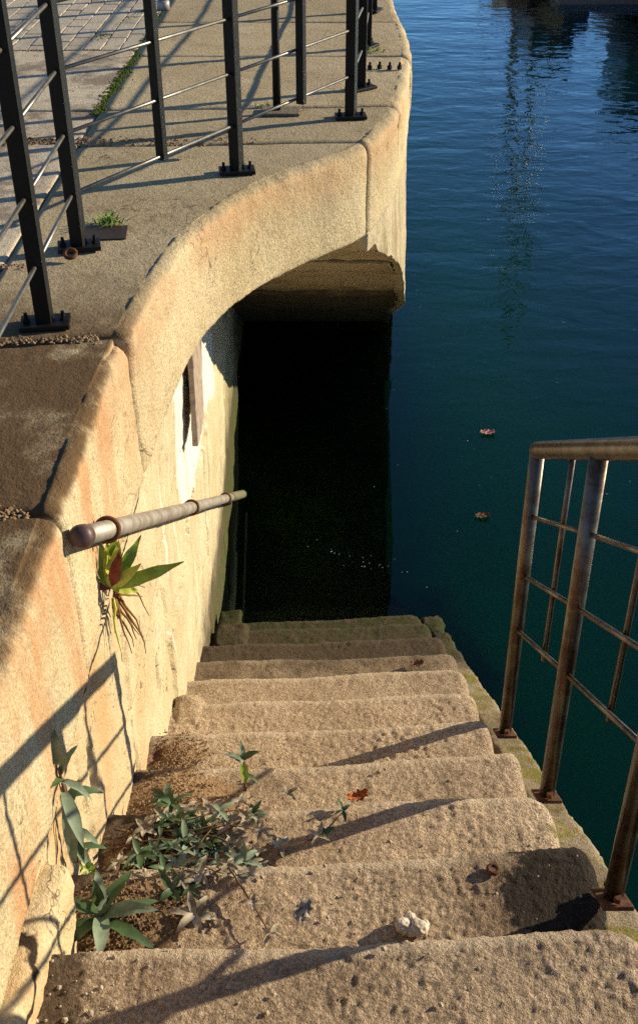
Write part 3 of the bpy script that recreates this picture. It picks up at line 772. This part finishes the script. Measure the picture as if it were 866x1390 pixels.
ring((.385, 1.475, 1.862), .011, .005, M['rust'], 'rusty_washer', 'orange rusty pipe stub on the edge of the second step', 0, 'pipe stub')

# ------------------------------------------------------------------ plank and stick on the wall
def plank(pts, w, th, name, lab, cat, mat):
    a, b = V(pts[0]), V(pts[1]); t = (b - a); L = t.length; t.normalize()
    X = V((1, 0, 0)); s_ = t.cross(X).normalized(); X = s_.cross(t)
    Mx = Matrix((s_, t, X)).transposed()
    m = MB(); rough_block(m, (w, L, th), (.012, .03, .01), .005, lambda p: (a + b) / 2 + Mx @ p, amp=.003, sc=12, coarse=.003, seed=50)
    o = m.build(name, mat, smooth=True); recentre(o, b); return tag(o, lab, cat)
plank([(-.492, 3.78, 2.18), (-.497, 3.76, 1.60)], .25, .024, 'timber_plank', 'bleached grey board leaning flat on the whitewashed wall under the coping', 'board', M['wood'])
m = MB(); m.tube([(-.52, 4.28, 2.10), (-.51, 4.16, 1.9), (-.515, 4.12, 1.7), (-.52, 4.02, 1.45)], [.009, .008, .007, .004], 7); o = m.build('stick', M['wood'], smooth=True); recentre(o, (-.5, 4.02, 1.45))
tag(o, 'thin stick hanging on the whitewashed wall to the right of the board', 'stick')

# ------------------------------------------------------------------ plants
def leaf(mb, base, direc, L, w, droop=.4, fold=.25, n=8, wav=0., up=V((0, 0, 1)), twist=0.):
    """one pointed leaf blade: a folded strip that arches and narrows"""
    d = V(direc).normalized(); sd = d.cross(up)
    if sd.length < .1: sd = d.cross(V((1, 0, 0)))
    sd.normalize(); sd = Matrix.Rotation(twist, 3, d) @ sd; nn = sd.cross(d).normalized()
    vs = []; p = V(base); cur = V(d)
    for i in range(n + 1):
        t = i / n; ww = w * (math.sin(math.pi * min(1, t * .93 + .07) ** .8)) ** .9 if i < n else 0.0005
        wv = math.sin(t * 17) * wav * w
        nn = sd.cross(cur).normalized()
        vs += [p - sd * (ww / 2) + nn * (fold * ww * .5 + wv), V(p), p + sd * (ww / 2) + nn * (fold * ww * .5 - wv)]
        cur = (cur - up * (droop / n)).normalized(); p = p + cur * (L / n)
    th = [v - V((0, 0, .0006)) for v in vs]
    fs = []
    for i in range(n):
        a = i * 3; fs += [(a, a + 1, a + 4, a + 3), (a + 1, a + 2, a + 5, a + 4)]
    mb.add(vs, fs)
# fern growing out of the wall under the pipe
c = V((-.515, 2.03, 2.19))
fern = thing('wall_fern', c, 'strap leaved fern with yellow and red fronds growing from the wall below the pipe', 'fern')
def fr(name, mat, L, w, d, **k):
    m = MB(); leaf(m, c + V((.005, 0, .02)), d, L, w, n=12, **k); return m.build(name, mat, fern, smooth=True)
U = V((.35, -.70, .60))
for (mt_, L_, w_, d_f, dr_) in (('fern', .19, .036, (.92, .1, .32), .12), ('fern', .15, .034, (.45, .25, .70), .2), ('fern', .16, .036, (.12, .1, .9), .15), ('fern', .13, .034, (-.15, .2, .8), .1),
        ('fern_y', .14, .036, (.22, .0, .9), .2), ('fern_y', .12, .032, (.0, .2, .9), .25), ('fern_y', .10, .030, (.40, .0, .35), .4), ('fern_y', .11, .030, (.06, -.1, .8), .3), ('fern_r', .13, .030, (.20, -.1, .70), .1),
        ('fern_r', .07, .024, (-.35, -.1, .15), .5), ('fern', .09, .024, (-.30, .0, .50), .3), ('fern_y', .07, .026, (.45, .0, -.1), .3)):
    fr('frond', M[mt_], L_, w_, d_f, droop=dr_, wav=.10, twist=random.uniform(-.35, .35), up=U)
for i in range(14):
    m = MB(); p = c + V((.01, random.uniform(-.03, .04), random.uniform(-.02, .02))); pts = [p]; d = V((random.uniform(-.01, .16), random.uniform(-.16, .25), -1)) if i > 2 else V((.5, .5, -.25))
    L = random.uniform(.06, .24) / 6
    for j in range(6):
        d = (d + V((random.uniform(-.3, .3), random.uniform(-.3, .3), random.uniform(-.35, .05)))).normalized(); p = p + d * L
        p.x = max(p.x, -.525); pts.append(V(p))
    m.tube(pts, [.004, .0038, .0034, .003, .0022, .0015, .001], 5); m.build('root', M['fern_y'] if i % 5 == 4 else M['root'], fern, smooth=True)
# broad silvery weed rooted at the foot of the wall
def rosette(name, c, lab, cat, spec, mats, stem=None, k=1.):
    o = thing(name, c, lab, cat)
    c = V(c)
    for i, (d, L, w, dr, mi, up) in enumerate(spec):
        m = MB(); b = c + V((0, 0, .01)) + V((0, 0, up))
        leaf(m, b, d, L * k, w * k, droop=dr, fold=.35, n=9, wav=.06, twist=random.uniform(-.3, .3)); m.build('leaf', mats[mi], o, smooth=True)
    if stem:
        m = MB(); m.tube([c, c + V(stem) * .5 + V((.004, .004, 0)), c + V(stem)], [.005, .004, .003], 7); m.build('stem', M['stem'], o, smooth=True)
    return o
mt = [M['sage'], M['sage_d'], M['fern'], M['dryleaf']]
rosette('silver_weed', (-.525, 1.46, 1.91), 'tall silvery green weed standing against the wall beside the steps', 'weed',
        [((-.0, .2, 1), .12, .034, .3, 0, .30), ((.3, .3, .8), .10, .030, .9, 0, .27), ((.6, -.4, .4), .12, .032, .9, 0, .25), ((-.1, -.6, .6), .10, .034, .6, 1, .26),
         ((.3, -.5, -.4), .17, .040, .4, 0, .22), ((.1, -.4, -.9), .20, .040, .1, 0, .18), ((.6, .2, .3), .12, .034, 1.2, 1, .20), ((.2, -.3, -.5), .15, .032, .3, 1, .14),
         ((.5, -.2, .1), .10, .028, .9, 0, .10), ((.1, .5, .4), .10, .028, .8, 1, .16), ((.4, -.3, -.5), .11, .03, .4, 0, .06), ((.7, .1, .0), .10, .028, .5, 1, .04)], mt, (0, 0, .30), k=.72)
rosette('green_weed', (-.45, 1.33, 1.868), 'broad leaved dark green weed on the second step by the wall', 'weed',
        [((.55, -.05, .45), .17, .042, .8, 0, .03), ((.85, .35, .25), .16, .042, .6, 1, .02), ((-.75, .2, .35), .16, .046, .8, 1, .03), ((.1, -.7, .45), .14, .045, .9, 0, .03), ((-.5, -.6, .4), .13, .04, .8, 1, .02),
         ((.45, .75, .5), .14, .042, .7, 1, .04), ((-.2, .8, .6), .12, .036, .7, 0, .04), ((.9, -.45, .25), .17, .040, .6, 1, .01), ((.3, -.1, 1), .10, .034, .5, 0, .05), ((-.9, -.2, .2), .12, .034, .6, 1, .01), ((-.1, .2, 1), .09, .03, .4, 1, .06)], mt, (.0, .0, .05), k=.78)
# trailing plant over three steps: many wiry stems with whorls of grey leaves
tr = thing('trailing_plant', (-.33, 1.58, 1.67), 'straggling grey leaved plant trailing along the weedy step', 'plant')
random.seed(11)
def whorl(c, s_, mat, n=6):
    m = MB(); a0 = random.random() * 6
    for k in range(n):
        a = a0 + k * 6.283 / n + random.uniform(-.3, .3); e = random.uniform(.1, .9)
        leaf(m, c, (math.cos(a), math.sin(a), e), s_ * random.uniform(.7, 1.2), s_ * .34, droop=random.uniform(.3, 1.3), fold=.4, n=5, wav=.08, twist=random.uniform(-.4, .4))
    m.build('leaf_whorl', mat, tr, smooth=True)
def ground_z(x, y):
    z = NOS[0][1]
    for (Yn, zn) in NOS:
        if y - SL * x > Yn: z = None
        else:
            return zn
    return z
for i in range(70):
    p = V((random.uniform(-.52, -.30), random.uniform(1.54, 1.73), 1.675)); a = random.uniform(-.9, 1.3); d = V((math.cos(a), math.sin(a) * .8, random.uniform(.1, .8))).normalized()
    if i > 30: p.x = random.uniform(-.46, -.38)
    L = random.choice((.08, .12, .18, .26)) / 6; pts = [V(p)]
    for j in range(6):
        d = (d + V((random.uniform(-.25, .25), random.uniform(-.25, .25), random.uniform(-.32, .05)))).normalized(); p = p + d * L
        g = ground_z(p.x, p.y) or 1.6; p.z = max(p.z, g + .008); p.x = max(p.x, -.53); pts.append(V(p))
    m = MB(); m.tube(pts, [.0028, .0026, .0024, .002, .0018, .0015, .001], 5); m.build('stem', M['stem'], tr, smooth=True)
    dead = (pts[-1].x > -.27 and random.random() < .7) or random.random() < .2
    whorl(pts[-1], random.uniform(.028, .056), M['dryleaf'] if dead else random.choice((M['sage'], M['sage_d'], M['sage_d'])))
    if i % 2 == 0: whorl(pts[4] + V((0, 0, .004)), random.uniform(.025, .045), M['dryleaf'] if dead and i % 4 else random.choice((M['sage'], M['sage_d'], M['sage_d'])), 4)
for (pts, r0) in (([(-.28, 1.60, 1.70), (-.15, 1.64, 1.695), (0, 1.69, 1.690), (.06, 1.76, 1.70)], .003), ([(-.30, 1.66, 1.69), (-.18, 1.74, 1.70), (-.08, 1.82, 1.69)], .0026), ([(-.30, 1.56, 1.70), (-.20, 1.47, 1.88), (-.14, 1.38, 1.872), (-.10, 1.31, 1.87)], .0026)):
    m = MB(); m.tube(pts, [r0] * (len(pts) - 1) + [.001], 5); m.build('runner', M['stem'], tr, smooth=True)
    for q in pts[1:]: whorl(V(q) + V((0, 0, .006)), .032, M['dryleaf'] if q[0] < .05 else M['sage_d'], 4)
# sprig standing on the next step
rosette('sprig', (-.21, 2.02, 1.468), 'small upright sprig on the step above the trailing plant', 'sprig',
        [((-.5, .1, .5), .06, .02, .9, 0, .11), ((.5, .1, .6), .055, .02, 1, 1, .12), ((.1, -.6, .2), .07, .022, 1, 2, .10), ((-.1, .4, .7), .05, .018, .8, 0, .12), ((.6, -.3, .1), .05, .016, .8, 1, .06)], mt, (.0, .01, .12))
rosette('tiny_sprig', (.015, 1.70, 1.672), 'tiny two leaved green sprig on the third step', 'sprig',
        [((-.4, .3, .5), .028, .015, .9, 1, .012), ((.5, .3, .4), .03, .016, .9, 1, .012), ((.1, -.5, .5), .024, .012, .9, 1, .012)], mt, (.0, .0, .014))
def tuft(c, lab, n, L, spread=.03, mat='grass'):
    m = MB(); c = V(c)
    for _ in range(n):
        a = random.random() * 6.283; d = V((math.cos(a) * .8, math.sin(a) * .8, random.uniform(.5, 1.6)))
        leaf(m, c + V((random.gauss(0, spread), random.gauss(0, spread * .6), 0)), d, L * random.uniform(.5, 1.1), .005, droop=.9, n=5)
    o = m.build('grass_tuft', M[mat]); recentre(o, c); return tag(o, lab, 'grass tuft', 'grass tufts on the quay')
tuft((-.715, 3.46, QUAY), 'bright grass tuft sprouting from the dark plate beside the fence post', 60, .07, .022)
tuft((.27, 6.02, QUAY), 'grass tuft on the coping at the foot of a far fence post', 60, .05, .04)
tuft((-.23, 4.93, QUAY), 'small grass tuft behind the lone black post', 30, .035, .03)
tuft((-.49, 1.42, 1.93), 'thin green tuft in the wall crack above the second step', 16, .025, .01)

# ------------------------------------------------------------------ small litter
def curled(c, s_, mat, name, lab, cat, rot=0, curl=.5, float_=False):
    m = MB(); c = V(c); n = 10
    def f(u, v):
        a = (u * 2 - 1); b = (v * 2 - 1); w = 1 - .55 * abs(a) ** 1.5; jag = 1 + .35 * math.sin(u * 23) * abs(b)
        x, y = a * s_, b * s_ * .6 * w * jag; z = curl * s_ * (a * a * .5 + b * b * .6) + fbm(V((a * 2, b * 2, s_ * 50)), 2, 2) * s_ * .4
        return c + Matrix.Rotation(rot, 3, 'Z') @ V((x, y, z + s_ * .12))
    grid(m, n, n, f); o = m.build(name, mat, smooth=True); recentre(o, c); return tag(o, lab, cat)
curled((.10, 1.822, 1.676), .028, M['orange'], 'dead_leaf', 'small orange dead leaf on the edge of the third step', 'leaf', .3)
curled((.42, 3.36, .665), .03, M['brownleaf'], 'dead_leaf', 'brown leaf scrap near the outer end of a lower step', 'leaf', .2)
curled((1.014, 5.357, .003), .045, M['brownleaf'], 'floating_leaf', 'brown dead leaf floating on green water left of the railing', 'leaf', .1, .3)
curled((1.175, 6.342, .003), .05, M['scrap'], 'floating_scrap', 'red and white scrap floating above the floating brown leaf', 'scrap', .1, .3)
curled((-.475, 2.13, 1.475), .03, M['brownleaf'], 'dead_leaf', 'brown dead leaf against the wall beside the dirt', 'leaf', 1.2)
curled((-.03, 1.235, 2.064), .025, M['dryleaf'], 'dead_leaf', 'narrow yellowish leaf near the front step edge', 'leaf', 1.3, curl=.12)
m = MB()
for (cx, cy, s_) in ((.178, 1.335, .017), (.209, 1.328, .018), (.193, 1.352, .013), (.194, 1.322, .011), (.222, 1.342, .010)):
    b = bmesh.new(); bmesh.ops.create_icosphere(b, subdivisions=4, radius=s_)
    vs = [v.co * (1 + .55 * (fbm(v.co + V((cx, cy, 0)), 55, 4) + .5 * abs(fbm(v.co + V((cx, cy, 0)), 150, 2)))) for v in b.verts]; vs = [V((v.x, v.y, v.z * .8)) + V((cx, cy, 1.858 + s_ * .5)) for v in vs]
    m.add(vs, [[v.index for v in f.verts] for f in b.faces]); b.free()
o = m.build('paper_wad', M['white'], smooth=True); recentre(o, (.195, 1.335, 1.856)); tag(o, 'crumpled whitish wad lying on the second step', 'paper wad')
m = MB()
for i in range(70):
    x = random.uniform(.0, 3.2); y = random.uniform(4.7, 9.5); s_ = random.uniform(.0015, .005)
    if i < 26: x = random.gauss(.28, .16); y = 4.95 - .5 * (x - .2) + random.gauss(0, .05); s_ *= .7
    if x < -.4: continue
    m.box((x, y, .003), (s_ * random.uniform(1, 2.5), s_, .0015), Matrix.Rotation(random.random() * 3, 3, 'Z'))
tag(m.build('floating_flecks', M['fleck']), kind='stuff', label='tiny pale flecks floating on the dark water')
m = MB(); random.seed(5)
for i in range(420):
    k = random.choice((1, 2, 2, 3, 3, 3, 4, 4, 5, 5, 6)); x = -.50 + abs(random.gauss(0, .10)) if random.random() < .6 else random.uniform(-.5, .6)
    y = NOS[k][0] - random.random() * .28 + SL * x; s_ = random.uniform(.002, .007); p = V((x, y, NOS[k][1] - .001))
    cc = [p + V((math.cos(q * 1.257 + i) * s_, math.sin(q * 1.257 + i) * s_, 0)) for q in range(5)]
    m.add(cc + [p + V((0, 0, s_ * .8))], [(q, (q + 1) % 5, 5) for q in range(5)])
tag(m.build('gravel', M['pave']), kind='stuff', label='loose grit and tiny pebbles scattered on the steps')

# ------------------------------------------------------------------ boats moored across the basin (seen mirrored in the water)
def hull(mb, c, L, W, H, rot):
    Mz = Matrix.Rotation(rot, 3, 'Z'); c = V(c)
    n = 16; K = 8; rows = []
    for i in range(n + 1):
        t = i / n; w = W / 2 * (math.sin(math.pi * min(.5, t * .62 + .12)) if t < .6 else math.cos((t - .6) / .4 * math.pi / 2) ** .7) if i < n else .01
        sh = H * (1 + .25 * (t - .4) ** 2 * 2)
        rows.append([c + Mz @ V((math.sin(a) * w, (t - .5) * L, -.25 + (sh + .25) * (1 - math.cos(a) ** 1.0 if abs(a) < 1.5708 else 1))) for a in [lerp(-1.5708, 1.5708, j / K) for j in range(K + 1)]])
    k = K + 1; vs = [v for r in rows for v in r]; fs = []
    for i in range(n):
        for j in range(K): fs.append((i * k + j, (i + 1) * k + j, (i + 1) * k + j + 1, i * k + j + 1))
        fs.append((i * k, i * k + K, (i + 1) * k + K, (i + 1) * k))
    fs.append(tuple(range(k))); mb.add(vs, fs)
def sailboat(c, rot, lean, mh, lab, mat):
    o = thing('sailing_boat', c, lab, 'sailing boat', 'sailing boats moored in the basin'); c = V(c)
    m = MB(); hull(m, c, 6.2, 1.9, .55, rot); m.build('hull', mat, o, smooth=False)
    Mz = Matrix.Rotation(rot, 3, 'Z')
    m = MB(); m.box(c + Mz @ V((0, -.2, .78)), (1.1, 2.0, .35), Mz, bev=.06); cb = m.build('cabin', M['deck'], o)
    m = MB(); m.box(c + Mz @ V((0, -.2, .80)), (1.115, 1.3, .13), Mz, bev=.02); m.build('window', M['glassd'], cb)
    mast0 = c + Mz @ V((0, .5, .6)); top = mast0 + V((lean * mh, 0, mh))
    m = MB(); m.tube([mast0, top], [.075, .05], 10); m.build('mast', M['mast'], o, smooth=True)
    m = MB(); m.tube([mast0 + V((0, 0, .7)), mast0 + Mz @ V((0, -2.4, .75))], .05, 8); m.build('boom', M['mast'], o, smooth=True)
    for f in (.42, .72):
        q = mast0.lerp(top, f); m = MB(); m.tube([q + Mz @ V((-.45, 0, 0)), q + Mz @ V((.45, 0, 0))], .02, 6); m.build('spreader', M['mast'], o, smooth=True)
    for s_ in (-1, 1):
        m = MB(); m.tube([c + Mz @ V((s_ * .85, .4, .6)), mast0.lerp(top, .42) + Mz @ V((s_ * .45, 0, 0)), mast0.lerp(top, .95)], .012, 5); m.build('shroud', M['steel'], o, smooth=True)
sailboat((4.65, 27.5, 0), R(-6), .075, 9.6, 'slender brown sailing boat mirrored as the left wavy mast line', M['hull_brown'])
sailboat((5.85, 31.0, 0), R(5), .065, 10.8, 'brown sailing boat mirrored as the right wavy mast line', M['hull_brown'])
def cabinboat(c, rot, s_, lab, hatch):
    o = thing('cabin_boat', c, lab, 'cabin boat', 'dark cabin boats at the pontoon'); c = V(c); Mz = Matrix.Rotation(rot, 3, 'Z')
    m = MB(); hull(m, c, 5.2 * s_, 1.45 * s_, .62 * s_, rot); m.build('hull', M['hull_dark'], o)
    m = MB(); m.box(c + Mz @ V((0, -.3 * s_, 1.0 * s_)), (.95 * s_, 1.5 * s_, .85 * s_), Mz, bev=.05); wh = m.build('wheelhouse', M['hull_dark'], o)
    m = MB(); m.box(c + Mz @ V((0, -.3 * s_, 1.15 * s_)), (.96 * s_, 1.2 * s_, .3 * s_), Mz, bev=.01); m.build('window', M['glassd'], wh)
    m = MB(); m.box(c + Mz @ V((0, -.3 * s_, 1.455 * s_)), (1.1 * s_, 1.7 * s_, .05), Mz, bev=.01); m.build('roof', M['hull_brown'] if hatch else M['hull_dark'], wh)
    m = MB(); m.tube([c + Mz @ V((0, -1.1 * s_, 1.2 * s_)), c + Mz @ V((0, -1.1 * s_, 2.0 * s_))], .02 * s_, 6); m.build('pole', M['mast'], o)
cabinboat((4.95, 25.4, 0), R(4), 1.0, 'small black cabin boat mirrored behind the pontoon', True)
cabinboat((7.3, 25.0, 0), R(-3), 1.65, 'large dark cabin boat mirrored at the right edge', False)
pt = thing('pontoon', (6.8, 22.6, 0), 'low grey floating pontoon at the far top right of the water', 'pontoon')
m = MB(); m.box((8.4, 22.55, .06), (7.6, .9, .18), bev=.02); m.build('deck', M['pont'], pt)
for x in (5.4, 8.4, 11.4):
    m = MB(); m.box((x, 22.56, -.12), (.9, .7, .18), bev=.02); m.build('float', M['hull_dark'], pt)

# ------------------------------------------------------------------ light, sky, camera
AZ, EL = R(69.5), R(17.8)          # azimuth clockwise from +Y
sd = V((math.sin(AZ) * math.cos(EL), math.cos(AZ) * math.cos(EL), math.sin(EL)))
L = bpy.data.lights.new('sun', 'SUN'); L.energy = 5.0; L.angle = R(.5); L.color = (1., .85, .58)
so = bpy.data.objects.new('sun', L); COL.objects.link(so); so.location = sd * 30
so.rotation_euler = sd.to_track_quat('Z', 'Y').to_euler()
w = bpy.data.worlds.new('World'); scene.world = w; w.use_nodes = True
nt = w.node_tree; nt.nodes.clear()
sky = nt.nodes.new('ShaderNodeTexSky'); sky.sky_type = 'NISHITA'; sky.sun_disc = False; sky.sun_elevation = EL; sky.sun_rotation = AZ
sky.air_density = 1.0; sky.dust_density = 0; sky.ozone_density = 5.0; sky.altitude = 200
bg = nt.nodes.new('ShaderNodeBackground'); bg.inputs[1].default_value = .088
out = nt.nodes.new('ShaderNodeOutputWorld'); hs = nt.nodes.new('ShaderNodeHueSaturation'); hs.inputs['Saturation'].default_value = .92; nt.links.new(sky.outputs[0], hs.inputs['Color']); nt.links.new(hs.outputs[0], bg.inputs[0]); nt.links.new(bg.outputs[0], out.inputs[0])

cam = bpy.data.cameras.new('camera'); co = bpy.data.objects.new('camera', cam); COL.objects.link(co); scene.camera = co
co.location = (0, 0, 3.9); co.rotation_euler = (R(90 - 34.0), 0, 0)
cam.sensor_fit = 'HORIZONTAL'; cam.sensor_width = 36; cam.lens = 36 * 1450 / 866; cam.shift_y = -45 / 866; cam.clip_start = .05; cam.clip_end = 1000
scene.view_settings.view_transform = 'Standard'; scene.view_settings.look = 'None'; scene.view_settings.exposure = .62; scene.view_settings.gamma = 1
scene.view_settings.use_curve_mapping = False
scene.cycles.caustics_reflective = False; scene.cycles.caustics_refractive = False
scene.cycles.use_denoising = False; scene.cycles.max_bounces = 6; scene.cycles.sample_clamp_indirect = 4
